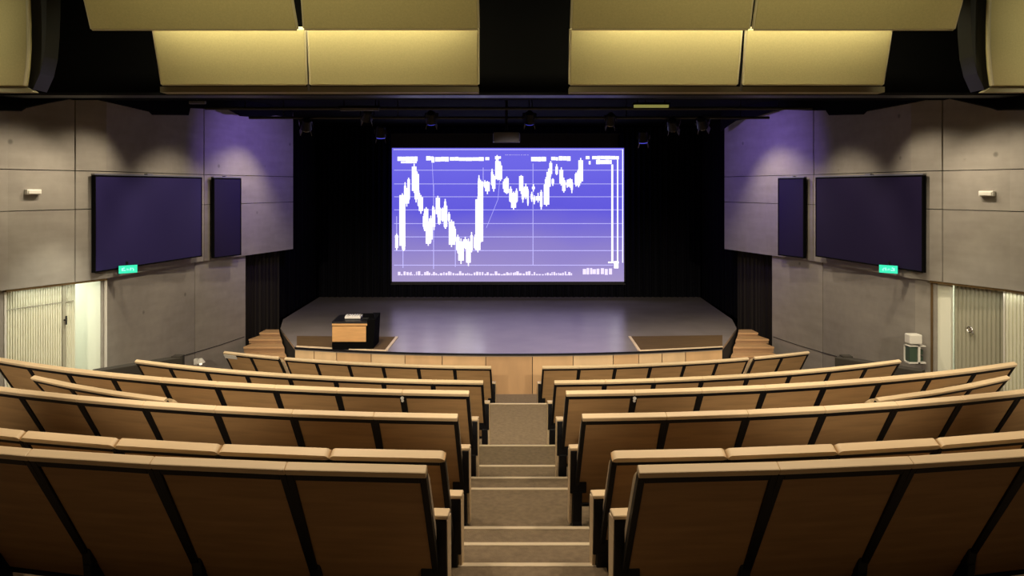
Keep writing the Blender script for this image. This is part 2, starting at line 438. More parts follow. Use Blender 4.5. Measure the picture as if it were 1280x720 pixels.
# ------------------------------------------------------------ stage
SD=13.7; SR=13.4
def sarc(x): return SD+SR-math.sqrt(SR*SR-(x+.05)**2)
xs=[-3.87+i*(7.62/30) for i in range(31)]
front=[(x,sarc(x)) for x in xs]
ZS=EYE-2.84
ring=front+[(4.55,16.2),(4.76,17.3),(4.9,20.95),(-5.02,20.95),(-4.95,17.3),(-4.69,16.2)]
mb=MB(); mb.poly(ring,ZS-.05,ZS); struct(mb.build('floor_stage','stage'))
mb=MB()
for (a,b) in zip(front,front[1:]):
    mb.poly([(a[0],a[1]-.02),(b[0],b[1]-.02),(b[0],b[1]+.01),(a[0],a[1]+.01)],ZS-.03,ZS+.004)
struct(mb.build('trim_stage','blackmetal'))
mb=MB(); edges=[-3.87,-3.50,-3.08,-2.45,-1.85,-1.2,-.45,.35,1.05,1.75,2.2,2.62,3.05,3.75]
for i,(a,b) in enumerate(zip(edges,edges[1:])):
    n=4
    for k in range(n):
        x0=a+.006+(b-a-.012)*k/n; x1=a+.006+(b-a-.012)*(k+1)/n
        mi=[1,1,0,1,0,0,2,0,1,0,1,1,0][i]
        mb.poly([(x0,sarc(x0)+.0),(x1,sarc(x1)+.0),(x1,sarc(x1)+.06),(x0,sarc(x0)+.06)],0,ZS-.05,mi)
struct(mb.build('wall_stage_front',['wood_a','wood_b','wood_c']))
mb=MB()
for (a,b) in zip(front,front[1:]): mb.poly([(a[0],a[1]+.06),(b[0],b[1]+.06),(b[0],b[1]+.10),(a[0],a[1]+.10)],0,ZS-.05)
mb.poly([(-3.87,sarc(-3.87)),(-3.83,sarc(-3.87)),(-4.65,16.2),(-4.69,16.2)],0,ZS-.05)
mb.poly([(3.71,sarc(3.75)),(3.75,sarc(3.75)),(4.55,16.2),(4.51,16.2)],0,ZS-.05)
struct(mb.build('wall_stage_side','dark'))
# brown hatch boards with pale front edge
for s,nm in ((-1,'left'),(1,'right')):
    def q(px,py): 
        d=2.832/((py-HY)/F); return ((px-640)*d/F,d)
    if s<0: pts=[(368,433.4),(470,438.2),(486,437.5),(497,421),(370,420.5)]
    else: pts=[(799,437.8),(903,433),(903,419),(787,420.5)]
    if s<0: pts=[(371,432.4),(430,435.6),(483,437.6),(496,421),(371,420)]
    w=[q(*p) for p in pts]
    r=empty('stage_hatch',(sum(p[0] for p in w)/len(w),sum(p[1] for p in w)/len(w),ZS))
    mb=MB(); mb.poly(w,ZS+.001,ZS+.010); o=mb.build('board','mat_brown',r); o.location=-r.location
    mb=MB(); fr=[w[0],w[1]]+([w[2]] if s<0 else [])
    for a,b in zip(fr,fr[1:]): mb.poly([(a[0],a[1]-.05),(b[0],b[1]-.05),(b[0],b[1]),(a[0],a[1])],ZS+.001,ZS+.014)
    a,b=(w[2],w[3]) if s<0 else (w[0],w[3]); mb.poly([(a[0]-.025,a[1]),(a[0]+.025,a[1]),(b[0]+.025,b[1]),(b[0]-.025,b[1])],ZS+.001,ZS+.014)
    o=mb.build('edge_strip','rail',r); o.location=-r.location; o['label']='pale wooden edge strip'
    tag(r,'dark brown hatch board on the stage beside the lectern' if s<0 else 'long dark brown hatch board set into the right front of the stage','floor hatch','stage hatch boards')
# side stairs
for s,nm in ((-1,'left'),(1,'right')):
    r=empty('stage_stairs',side((-4.5,15.6),s)+(0,))
    for k,(h,d) in enumerate(((3.28,14.7),(3.14,15.0),(3.03,15.28),(2.94,15.58),(2.865,15.86))):
        inner=-3.90-(d-14.35)*.445-.03 if d>14.3 else -3.9
        poly=[(-5.0-(d<15.7)*.12,d),(inner,d),(-4.72,16.2),(-4.98,16.2)]
        if inner<-4.7: poly=[(-5.0-(d<15.7)*.12,d),(-4.72,d),(-4.72,16.2),(-4.98,16.2)]
        z0=0 if k==0 else EYE-[3.28,3.14,3.03,2.94,2.865][k-1]
        mb=MB(); mb.poly([side(p,s) for p in poly],z0+.001,EYE-h-.03); 
        ins=[side(p,s) for p in poly]
        o=mb.build('riser','stairwood',r); o.location=-r.location
        mb=MB(); poly2=[(poly[0][0],d-.03),(poly[1][0],d-.03)]+poly[2:]
        mb.poly([side(p,s) for p in poly2],EYE-h-.03,EYE-h); o=mb.build('tread','wood_c',r); o.location=-r.location
    tag(r,f"wooden side stairs climbing to the {nm} end of the stage, against the black curtain",'stairs','stage side stairs')

# ------------------------------------------------------------ curtains and black box
def pleats(a,b,z0,z1,name='stage_curtain',amp=.04,w=.14):
    a=Vector((*a,0)); b=Vector((*b,0)); L=(b-a).length; u=(b-a)/L; n=Vector((-u.y,u.x,0))
    k=int(L/w)*6
    pr=[a+u*(L*i/k)+n*(amp*math.sin(2*math.pi*i/6)+.012*math.sin(i*1.7)) for i in range(k+1)]
    mb=MB(); 
    for p,q in zip(pr,pr[1:]):
        t=n*.008
        mb.prism([p-t,q-t,q+t,p+t],[v+Vector((0,0,z1-z0)) for v in (p-t,q-t,q+t,p+t)])
    for i in range(len(mb.v)): mb.v[i].z+=z0
    return mb
for s,nm in ((-1,'left'),(1,'right')):
    mb=pleats(side((-5.36,15.80),s),side((-5.02,17.25),s),.01,4.9,amp=.012)
    tag(mb.build('stage_curtain','curtain_near'),f"black pleated leg curtain under the concrete overhang beside the {nm} stage stairs",'curtain','stage curtains')
    mb=pleats(side((-5.06,17.35),s),side((-5.10,20.6),s),ZS+.005,5.1)
    tag(mb.build('stage_curtain','curtain'),f"long black curtain running back along the {nm} side of the stage",'curtain','stage curtains')
mb=pleats((-5.0,20.8),(4.9,20.8),ZS+.005,5.1)
tag(mb.build('backdrop_curtain','curtain'),'black backdrop curtain across the back of the stage behind the screen','curtain','stage curtains')
for x,(a,b) in enumerate(((-3.55,-2.75),(2.55,3.4))):
    pass
# tall thin wires / masking edges at the proscenium
mb=MB(); mb.box(-8.2,8.2,21.0,21.2,0,6.7); struct(mb.build('wall_back','black'))
mb=MB(); mb.box(-8.2,8.2,-3.5,-3.3,0,6.7); struct(mb.build('wall_rear','concrete'))
mb=MB(); mb.box(-8.2,8.2,-3.5,21.2,6.6,6.75); struct(mb.build('ceiling','black'))
mb=MB(); mb.box(-6.4,6.3,10.7,21.0,5.15,5.2); struct(mb.build('ceiling_stage','black'))
for s,nm in ((-1,'left'),(1,'right')):
    mb=MB(); x0,x1=sorted((side((-6.2,0),s)[0],side((-6.1,0),s)[0])); mb.box(x0,x1,15.9,21.0,0,6.6); struct(mb.build('wall_wing_'+nm,'black'))

# ------------------------------------------------------------ projection screen
d=20.40; a=P(490,352,d); b=P(780,185,d)
r=empty('projection_screen',((a.x+b.x)/2,d,a.z))
def loc(o): o.location=-r.location; return o
mb=MB(); mb.box(a.x,b.x,d,d+.03,a.z,b.z); loc(mb.build('screen_surface','screen',r))
mb=MB(); mb.box(a.x-.0,b.x-.15,d-.01,d+.04,b.z+.005,b.z+.34); mb.box(a.x-.03,b.x+.03,d-.01,d+.04,a.z-.08,a.z-.002); mb.box(a.x-.03,a.x-.003,d-.01,d+.04,a.z-.04,b.z+.36); mb.box(b.x+.003,b.x+.03,d-.01,d+.04,a.z-.04,b.z+.02)
for x_ in (a.x+.4,b.x-.6): mb.tube((x_,d+.02,b.z+.3),(x_,d+.02,5.15),.008,6)
mb.box(a.x-.03,b.x-.1,d-.03,d+.05,b.z+.34,b.z+.375)
mk=loc(mb.build('masking_border',mat('screen_masking',(.012,.011,.014),.8),r))
def SP(X,Y): return P(480+X*.2638,170+Y*.2638,d)
def rect(mb,x0,x1,y0,y1,off=.006):
    p=SP(x0,y1); q=SP(x1,y0); mb.box(p.x,q.x,d-off,d-.001,p.z,q.z)
mb=MB()
for y in (162,227,288,350,415,478,543,612): rect(mb,48,1134 if y<600 else 1085,y-1.6,y+1.6,.004)
for x,y0,y1 in ((235,230,630),(706,130,612),(470,150,215),(90,530,625),(338,500,620),(60,380,545)): rect(mb,x-1.6,x+1.6,y0,y1,.005)
rect(mb,45,1134,62,67,.004)
def seg(mb,x0,y0,x1,y1,w=2.2):
    p=SP(x0,y0); q=SP(x1,y1); mb.tube(p+Vector((0,-.004,0)),q+Vector((0,-.004,0)),w*.2638*d/F*.5,6)
seg(mb,228,120,236,280); seg(mb,548,210,540,300); seg(mb,540,300,520,350); seg(mb,520,350,485,435)
loc(mb.build('grid_lines','gridline',r))
cand="""60,14,470,530;87,28,280,520;93,14,500,540;108,22,250,320;117,12,205,300;100,10,235,290;143,22,145,260;157,18,180,290;152,14,240,300;175,20,290,355;165,12,270,330;190,12,380,430;200,20,345,450;210,24,420,510;222,18,390,490;237,12,350,430;232,8,340,400;255,20,293,370;262,14,340,415;278,14,345,400;292,16,330,430;290,10,310,430;308,12,370,400;320,26,405,515;335,12,440,500;350,16,480,540;365,26,500,590;385,20,490,530;400,22,500,600;415,12,470,540;432,12,480,530;445,24,300,540;458,24,215,500;450,9,200,320;490,22,218,262;478,12,218,240;520,16,190,250;512,10,170,230;540,26,120,205;552,16,140,205;536,12,105,150;570,14,215,250;582,18,200,270;600,14,250,310;614,24,270,340;628,12,260,310;650,20,190,260;658,12,250,300;672,20,240,290;682,8,260,320;708,14,240,252;700,10,275,300;730,22,285,305;745,12,265,335;770,26,230,325;780,20,170,240;768,12,205,300;790,14,128,180;800,12,205,225;818,12,145,180;840,18,160,225;852,16,210,260;868,12,220,232;882,22,205,240;890,10,220,255;910,12,180,230;932,22,115,215;922,14,165,235;712,10,290,312"""
mb=MB(); rr=random.Random(3)
for c in cand.split(';'):
    x,w,y0,y1=map(float,c.split(','))
    rect(mb,x-w/2,x+w/2,y0,y1,.010)
    rect(mb,x-2.5,x+2.5,y0-rr.uniform(4,16),y1+rr.uniform(4,16),.009)
loc(mb.build('candlestick_chart','whitechart',r))
mb=MB()
for x0,x1,y0,y1 in ((64,160,97,120),(80,156,118,130),(200,236,95,117),(225,240,100,128),(242,308,98,122),(312,476,99,119),(480,502,100,116),(526,555,94,110),
    (697,770,97,121),(792,826,98,117),(828,885,94,118),(956,975,93,110),(970,980,118,136),(986,1114,94,112),(1005,1080,112,134),(1090,1112,592,628),(1062,1112,594,604),(722,748,107,114)):
    x=x0
    while x<x1-3:
        w=min(rr.uniform(16,34),x1-x); rect(mb,x,x+w-1.2,y0+rr.uniform(0,2.5),y1-rr.uniform(0,2.5),.008); x+=w
rect(mb,1077,1086,135,600,.007); rect(mb,1104,1110,112,600,.007); rect(mb,1129,1133,64,600,.006)
loc(mb.build('header_marks','whitechart',r))
mb=MB(); x=66
while x<890:
    w=rr.uniform(4,13); hh=rr.uniform(3,20)
    rect(mb,x,x+w,660-hh,660,.007); x+=w+rr.uniform(1,5)
x=942
while x<1072:
    w=rr.uniform(8,18); rect(mb,x,x+w,624+rr.uniform(0,8),658-rr.uniform(0,4),.007); x+=w+rr.uniform(1,7)
x=575
while x<690:
    rect(mb,x,x+3,88,91,.006); x+=rr.uniform(7,12)
loc(mb.build('footer_marks','textdim',r))
tag(r,'large glowing projection screen with white candlestick chart on violet blue','screen')

# ------------------------------------------------------------ lectern on stage
dL_=14.05; x0=(415-640)*dL_/F; x1=(459-640)*dL_/F
r=empty('lectern',((x0+x1)/2,dL_+.3,ZS))
hz=[EYE-(y-HY)*dL_/F for y in (437,427.5,407,404.5,399)]
mb=MB(); mb.box(x0,x1,dL_,dL_+.55,ZS,hz[1]); o=mb.build('base','black',r,bevel=.004); o.location=-r.location
mb=MB(); mb.box(x0+.0,x1+.0,dL_+.012,dL_+.60,hz[1],hz[2]+.01); o=mb.build('cabinet','black',r); o.location=-r.location
mb=MB(); mb.box(x0+.004,x1-.02,dL_-.004,dL_+.012,hz[1]+.004,hz[2]-.012); o=mb.build('front_panel','orange',r,bevel=.003); o.location=-r.location
mb=MB(); mb.box(x0,x1,dL_-.01,dL_+.6,hz[2],hz[3]); o=mb.build('top_ledge','orange',r); o.location=-r.location
mb=MB(); mb.prism([(x1,dL_,ZS),(x1+.10,dL_+.05,ZS),(x1+.10,dL_+.62,ZS),(x1,dL_+.62,ZS)],[(x1,dL_,hz[4]-.01),(x1+.13,dL_+.05,hz[4]-.02),(x1+.13,dL_+.62,hz[4]+.02),(x1,dL_+.62,hz[4]+.02)]); o=mb.build('side_panel','black',r); o.location=-r.location
mb=MB(); mb.prism([(x0,dL_,hz[3]),(x1+.0,dL_,hz[3]),(x1+.0,dL_+.6,hz[3]),(x0,dL_+.6,hz[3])],[(x0,dL_,hz[3]+.035),(x1,dL_,hz[3]+.035),(x1,dL_+.6,hz[3]+.06),(x0,dL_+.6,hz[3]+.06)]); o=mb.build('desk_top','blackmetal',r); o.location=-r.location
tag(r,'low wooden lectern with black base and sloped black top at the stage front','lectern')
mb=MB(); zt=hz[3]+.06; cx=x0+.18
mb.box(cx,cx+.28,dL_+.2,dL_+.42,zt-.006,zt+.03)
for k in range(6): mb.box(cx+.01+k*.045,cx+.035+k*.045,dL_+.22,dL_+.36,zt+.03,zt+.05)
k_=mb.build('control_desk','white',bevel=.003,loc=(cx+.14,dL_+.3,zt)); tag(k_,'small white control desk with keys on top of the lectern','controller')
mb=MB(); mb.box(x0+.50,x0+.72,dL_+.2,dL_+.5,zt-.01,zt+.012)
mb.prism([(x0+.50,dL_+.2,zt+.012),(x0+.72,dL_+.2,zt+.012),(x0+.72,dL_+.22,zt+.012),(x0+.50,dL_+.22,zt+.012)],[(x0+.51,dL_+.14,zt+.10),(x0+.71,dL_+.14,zt+.10),(x0+.71,dL_+.15,zt+.10),(x0+.51,dL_+.15,zt+.10)])
tag(mb.build('laptop','blackmetal',bevel=.002,loc=(x0+.6,dL_+.3,zt)),'dark open laptop on the right half of the lectern top','laptop')

# ------------------------------------------------------------ wall displays (dark acoustic screens)
def wall_panel(s, px0, px1, z0, z1, m, name, lab, cat, group, off=.10, dep=.05):
    a=wall_px(px0); b=wall_px(px1); a=side((a[0]+off*.6,a[1]),s); b=side((b[0]+off,b[1]),s)
    A=Vector((*a,0)); B_=Vector((*b,0)); u=(B_-A).normalized(); n=Vector((u.y,-u.x,0)); 
    if n.x*s>0: n=-n
    L=(B_-A).length
    r=empty(name,(A+B_)/2+Vector((0,0,z0)))
    def q(t,o,z): return A+u*t+n*o+Vector((0,0,z))-r.location
    def bx(mb,t0,t1,o0,o1,za,zb): mb.prism([q(t0,o0,za),q(t1,o0,za),q(t1,o1,za),q(t0,o1,za)],[q(t0,o0,zb),q(t1,o0,zb),q(t1,o1,zb),q(t0,o1,zb)])
    mb=MB(); bx(mb,.02,L-.02,dep*.2,dep,z0+.02,z1-.02); mb.build('face',m,r)
    mb=MB()
    for t0,t1,za,zb in ((0,.02,z0,z1),(L-.02,L,z0,z1),(.02,L-.02,z0,z0+.02),(.02,L-.02,z1-.02,z1)): bx(mb,t0,t1,0,dep+.006,za,zb)
    mb.build('frame','black',r)
    mb=MB(); bx(mb,0,L,-.01,.05,z1+.0,z1+.02); bx(mb,L*.45,L*.5,-.04,.03,z1-.01,z1+.04)
    for t in (.15,.85): bx(mb,L*t,L*t+.06,-off*.5,0,z0+.3,z1-.3)
    mb.build('bracket','grey',r)
    return tag(r,lab,cat,group)
wall_panel(-1,109,242,EYE-1.20,EYE+.185,'display','wall_screen','wide dark violet wall screen on the left concrete wall','wall screen','dark wall screens')
wall_panel(1,109,242,EYE-1.20,EYE+.185,'displayr','wall_screen','wide near-black wall screen on the right concrete wall','wall screen','dark wall screens')
wall_panel(-1,260,292,EYE-1.27,EYE+.185,'displayr','wall_screen','narrow dark upright wall screen on the left wall nearer the stage','wall screen','dark wall screens')
wall_panel(1,260,290,EYE-1.27,EYE+.185,'displayr','wall_screen','narrow dark upright wall screen on the right wall nearer the stage','wall screen','dark wall screens')

# exit signs
for s,px,nm in ((-1,160,'left'),(1,161,'right')):
    p0=wall_px(px-11 if s<0 else px-11); p1=wall_px(px+11)
    k=.955
    A=Vector((*side((p0[0]+.16,p0[1]-.25),s),0)); B_=Vector((*side((p1[0]+.16,p1[1]-.25),s),0))
    ccx=(160 if s<0 else 1110.5); cd=(A.y+B_.y)/2
    cen=P(ccx,336.5,cd); u=(B_-A).normalized(); u=(u+Vector((.9*(-s),0,0))).normalized() if True else u
    n=Vector((u.y,-u.x,0)); 
    if n.y>0: n=-n
    w=.135; hh=.062
    r=empty('exit_sign',cen-Vector((0,0,hh)))
    def bx(mb,t0,t1,o0,o1,z0,z1):
        q=lambda t,o,z:u*t+n*o+Vector((0,0,z+hh))
        mb.prism([q(t0,o0,z0),q(t1,o0,z0),q(t1,o1,z0),q(t0,o1,z0)],[q(t0,o0,z1),q(t1,o0,z1),q(t1,o1,z1),q(t0,o1,z1)])
    mb=MB(); bx(mb,-w,w,-.02,.0,-hh,hh); mb.build('housing','blackmetal',r)
    mb=MB(); bx(mb,-w+.004,w-.004,0,.006,-hh+.004,hh-.004); mb.build('face','exitm',r)
    mb=MB()
    for t,z,ww,h2 in ((-.08,.0,.012,.03),(-.06,.02,.01,.012),(-.05,-.015,.014,.01),(-.01,.005,.014,.006),(.0,-.01,.02,.006),(.035,0,.008,.03),(.06,.01,.012,.008),(.075,-.012,.008,.02)):
        bx(mb,t-ww,t+ww,.006,.008,z-h2*.7,z+h2*.7)
    mb.build('pictogram','exitw',r)
    mb=MB(); bx(mb,-.03,.03,-.10,-.02,hh-.03,hh-.005); bx(mb,-.012,.012,-.06,-.03,hh-.01,hh+.05); mb.build('bracket','blackmetal',r)
    tag(r,f"small glowing green exit sign under the dark wall screen on the {nm} wall",'exit sign','green exit signs')
# small white wall boxes
for s,px,py in ((-1,38,240),(1,35,242)):
    x,d=wall_px(px); c=Vector((*side((x+.035,d),s),EYE-(py-HY)*d/F))
    r=empty('emergency_light',c)
    ang=math.atan2(WP[5][0]-WP[4][0],WP[5][1]-WP[4][1])
    mb=MB(); mb.box(-.03,.03,-.10,.10,-.035,.035); o=mb.build('housing','white',r,bevel=.008)
    mb=MB(); x0_,x1_=sorted((-s*.03,-s*.042)); mb.box(x0_,x1_,-.085,.085,-.024,.024); mb.build('diffuser','white',r,bevel=.004)
    r.rotation_euler=(0,0,-ang if s<0 else ang)
    tag(r,f"small white emergency light box high on the {'left' if s<0 else 'right'} concrete wall",'emergency light','white emergency light boxes')
# small white wall lamp at foot of left wall
x,d=wall_px(245); c=Vector((x+.03,d,EYE-(452-HY)*d/F))
r=empty('wall_lamp',c)
mb=MB(); mb.box(-.06,.0,-.04,.04,-.05,.05); mb.build('back_plate','white',r,bevel=.006)
mb=MB(); mb.tube((.06,-.02,.06),(.06,-.02,-.01),.03,14,r2=.08); mb.tube((0,0,.0),(.06,-.02,.02),.012,8); mb.build('lamp_shade','white',r)
mb=MB(); mb.tube((.06,-.02,-.01),(.06,-.02,-.05),.025,12); mb.build('bulb','lampglow',r)
tag(r,'small white wall lamp low on the left wall below the vertical joint','wall lamp')
# right: white dispenser with green bottles beneath
x,d=wall_px(1272-1146); c=Vector((*side((x+.04,d+.02),1),0))
zt=lambda y: EYE-(y-HY)*d/F
mb=MB(); mb.box(c.x-.13,c.x+.05,d-.14,d+.02,zt(428),zt(416.5)); 
tag(mb.build('wall_dispenser','white',bevel=.012,loc=(c.x-.04,d-.05,zt(422))),'white dispenser box on the right wall beside the doorway','dispenser')
r=empty('wall_rack',(c.x,d-.06,zt(452)))
mb=MB(); mb.box(-.14,.10,-.08,.08,0,.02); mb.box(-.14,.10,.06,.08,0,zt(430)-zt(452)); mb.box(-.01,.02,-.08,.08,0,zt(430)-zt(452)); mb.box(-.14,.10,-.08,.08,zt(431)-zt(452),zt(430)-zt(452)); mb.build('frame','white',r)
mb=MB(); mb.box(-.13,-.015,-.07,.05,.02,zt(432)-zt(452)); mb.build('dark_bin','green',r,bevel=.01)
mb=MB()
for z in (.03,.12): 
    mb.tube((.06,0,z),(.06,0,z+.06),.035,12)
    mb.tube((.06,0,z+.06),(.06,0,z+.075),.015,8)
mb.build('canister','green',r)
tag(r,'small white wall rack holding dark green containers beneath the dispenser','rack')
# dark low partitions beyond the second row ends
for s,nm in ((-1,'left'),(1,'right')):
    pts=[(-4.78,11.62),(-5.60,10.78),(-5.72,10.90),(-4.90,11.76)]
    mb=MB(); mb.prism([(*side(p,s),.0) for p in pts],[(*side(p,s),z) for p,z in zip(pts,(1.07,1.06,1.06,1.07))])
    mb.box(*sorted((side((-4.80,0),s)[0],side((-4.95,0),s)[0])),11.6,11.74,0,1.09)
    tag(mb.build('low_partition',mat('dark_carpet_face_'+nm,(.035,.03,.024),.9),bevel=.01),f"low dark partition beyond the {nm} end of the second row",'partition','low side partitions')

# ------------------------------------------------------------ ceiling baffles
def baffle(c, dtop, dbot, lab, grp, m='gold', thick=.05, dark_left=False):
    # c: px corners TL,TR,BR,BL
    ds=(dtop,dtop,dbot,dbot)
    pts=[P(x,y,dd) for (x,y),dd in zip(c,ds)]
    cen=sum(pts,Vector())/4
    r=empty('ceiling_baffle',cen)
    pts=[p-cen for p in pts]
    n=(pts[1]-pts[0]).cross(pts[3]-pts[0]).normalized()
    if n.y<0: n=-n
    mb=MB(); mb.prism(pts,[p+n*thick for p in pts]); mb.build('fabric_panel',m,r,bevel=.006)
    # pale edge profile around the panel, and hanger rods
    mb=MB()
    for a,b in ((0,1),(2,3),(1,2),(3,0)):
        a,b=pts[a],pts[b]; mb.tube(a+n*thick*.5,b+n*thick*.5,thick*.42,6)
    mb.build('edge_trim','goldedge',r)
    mb=MB()
    for t in (.2,.8):
        q=pts[0].lerp(pts[1],t)+n*thick
        mb.tube(q,q+Vector((0,0,6.58-(q+cen).z)),.008,6)
    mb.build('hanger','blackmetal',r)
    tag(r,lab,'ceiling baffle',grp); return r
G='olive gold ceiling baffles'
baffle([(191,37),(380,37),(382,106),(202,106)],8.75,9.1,'olive gold ceiling baffle at the left end of the lower row',G)
baffle([(385,37),(597,37),(597,106),(388,106)],8.75,9.1,'olive gold ceiling baffle of the lower row just left of the black centre gap',G)
baffle([(714,37),(927,37),(921,106),(713,106)],8.75,9.1,'olive gold ceiling baffle of the lower row just right of the black centre gap',G)
baffle([(934,37),(1115,37),(1104,106),(930,106)],8.75,9.1,'olive gold ceiling baffle at the right end of the lower row',G)
baffle([(85,-90),(348,-90),(370,36.5),(114,36.5)],7.3,7.7,'olive gold ceiling baffle at the left end of the upper row',G)
baffle([(372,-90),(594,-90),(597,36),(380,36)],7.3,7.7,'olive gold ceiling baffle of the upper row just left of the black centre gap',G)
baffle([(720,-90),(952,-90),(936,36),(715,36)],7.3,7.7,'olive gold ceiling baffle of the upper row just right of the black centre gap',G)
baffle([(960,-90),(1228,-90),(1193,36.5),(943,36.5)],7.3,7.7,'olive gold ceiling baffle at the right end of the upper row',G)
# grey rails seen between the baffles
for s in (-1,1):
    pp=[(376,-60),(381,20),(386,113)] if s<0 else [(944,-60),(937,20),(926,113)]
    pr=[P(*pp[0],8.55),P(*pp[1],8.9),P(*pp[2],9.25)]
    mb=MB()
    for a,b in zip(pr,pr[1:]): mb.tube(a,b,.016,8)
    tag(mb.build('baffle_rail','grey'),f"thin grey rail in the slit between baffles, {'left' if s<0 else 'right'} of the centre gap",'rail','grey baffle rails')
# curved side baffles with black rims
for s,nm in ((-1,'left'),(1,'right')):
    ed=[(30,-90),(33,-40),(34.5,0),(35.5,30),(35.5,60),(34,85),(31,107)]
    rim=[(60,-90),(59,-40),(58.5,0),(57.5,40),(55,70),(50,92),(41,112)]
    mx=(lambda p:p) if s<0 else (lambda p:(1271.5-p[0],p[1]))
    dd=8.1
    r=empty('side_baffle',P(*mx((-40,20)),dd))
    a=[P(*mx(p),dd)-r.location for p in ed]; o_=[P(*mx(p),dd)-r.location for p in [(-160,107),(-160,-90)]]
    mb=MB(); ring=a+o_; mb.prism(ring,[p+Vector((0,.06,0)) for p in ring]); mb.build('fabric_panel','gold',r,bevel=.008)
    mb=MB()
    for p,q in zip(a,a[1:]): mb.tube(p+Vector((0,.0,0)),q+Vector((0,.0,0)),.018,8)
    mb.build('edge_trim','goldedge',r)
    rr_=[P(*mx(p),dd+.12)-r.location for p in rim]; in_=[P(*mx(p),dd+.12)-r.location for p in ed]
    mb=MB()
    for i in range(len(rim)-1):
        q=[in_[i],rr_[i],rr_[i+1],in_[i+1]]
        mb.prism(q,[v+Vector((0,.25,0)) for v in q])
    mb.build('curved_rim',mat('rim_black_'+nm,(.014,.014,.012),.5),r)
    mb=MB(); q=[P(*mx(p),dd+.1)-r.location for p in ((-160,108.5),(33,108.5),(42,115),(-160,115))]
    mb.prism(q,[v+Vector((0,.10,0)) for v in q]); mb.build('lower_lip','goldedge',r)
    mb=MB()
    for p in ((-120,-90),(20,-90)):
        q=P(*mx(p),dd)-r.location+Vector((0,.03,0)); mb.tube(q,q+Vector((0,0,6.58-(q+r.location).z)),.01,6)
    mb.build('hanger','blackmetal',r)
    tag(r,f"curved olive gold side baffle with black rim in the top {nm} corner",'ceiling baffle',G)
# lit ledge and black header beam beneath the baffles
for s,(p0,p1) in ((-1,(200,598)),(1,(712,1106))):
    mb=MB(); a=P(p0,115.2,9.4); b=P(p1,108.4,9.4); mb.box(a.x,b.x,9.4,9.62,a.z,b.z)
    tag(mb.build('light_ledge',mat('ledge_beige',(.33,.30,.20),.6)),f"long beige ledge strip under the lower baffles, {'left' if s<0 else 'right'} of the centre gap",'ledge','beige ledge strips')
mb=MB(); a=P(-400,119,9.6); b=P(1680,115.6,9.6); mb.box(a.x,b.x,9.6,9.9,a.z,b.z+.0); struct(mb.build('trim_header','blackmetal'))
mb=MB(); a=P(-400,128,9.9); mb.box(-7.4,7.3,9.9,10.1,EYE+1.13,EYE+1.5)
mb=MB(); mb.box(-5.9,5.8,10.6,10.75,EYE+1.18,5.16); struct(mb.build('beam_header','black'))
mb=MB(); mb.box(-8,8,9.62,9.7,EYE+1.12,6.6); struct(mb.build('wall_header','black'))
# black hanging boards along the tops of the side walls
def wallboard(s):
    pts=[(-25,137),(27,138),(33,134),(60,128),(94,121.5),(112,121.5),(150,130),(186,138.5),(190,142.5),(236,143),(238,134),(285,136),(300,144),(330,146),(345,143),(366,147)]
    if s>0: pts=[(-25,136),(25,137),(34,134),(60,128),(95,120),(130,127),(150,131),(188,138),(192,142),(236,143),(240,137),(262,137),(290,136),(305,138),(330,146),(352,150),(371,163)]
    mb=MB(); sc=.955
    for (a,ya),(b,yb) in zip(pts,pts[1:]):
        def W(px,py,k):
            pxx=max(px,-60)
            w=wall_px(pxx) or wall_px(366)
            d=w[1]*k; x=(px-640)*d/F; X=side((x,d),s)[0] if s<0 else mir(x,d)
            return Vector((X,d,EYE-(py-HY)*d/F))
        p,q=W(a,ya,sc),W(b,yb,sc); p2,q2=W(a,ya,sc+.012),W(b,yb,sc+.012)
        p2.z=p.z; q2.z=q.z
        t=lambda v:Vector((v.x,v.y,5.16))
        mb.prism([p,q,q2,p2],[t(p),t(q),t(q2),t(p2)])
    return mb
for s,nm in ((-1,'left'),(1,'right')):
    tag(wallboard(s).build('ceiling_valance','black'),f"jagged black hanging valance along the top of the {nm} concrete wall",'valance','black valances')

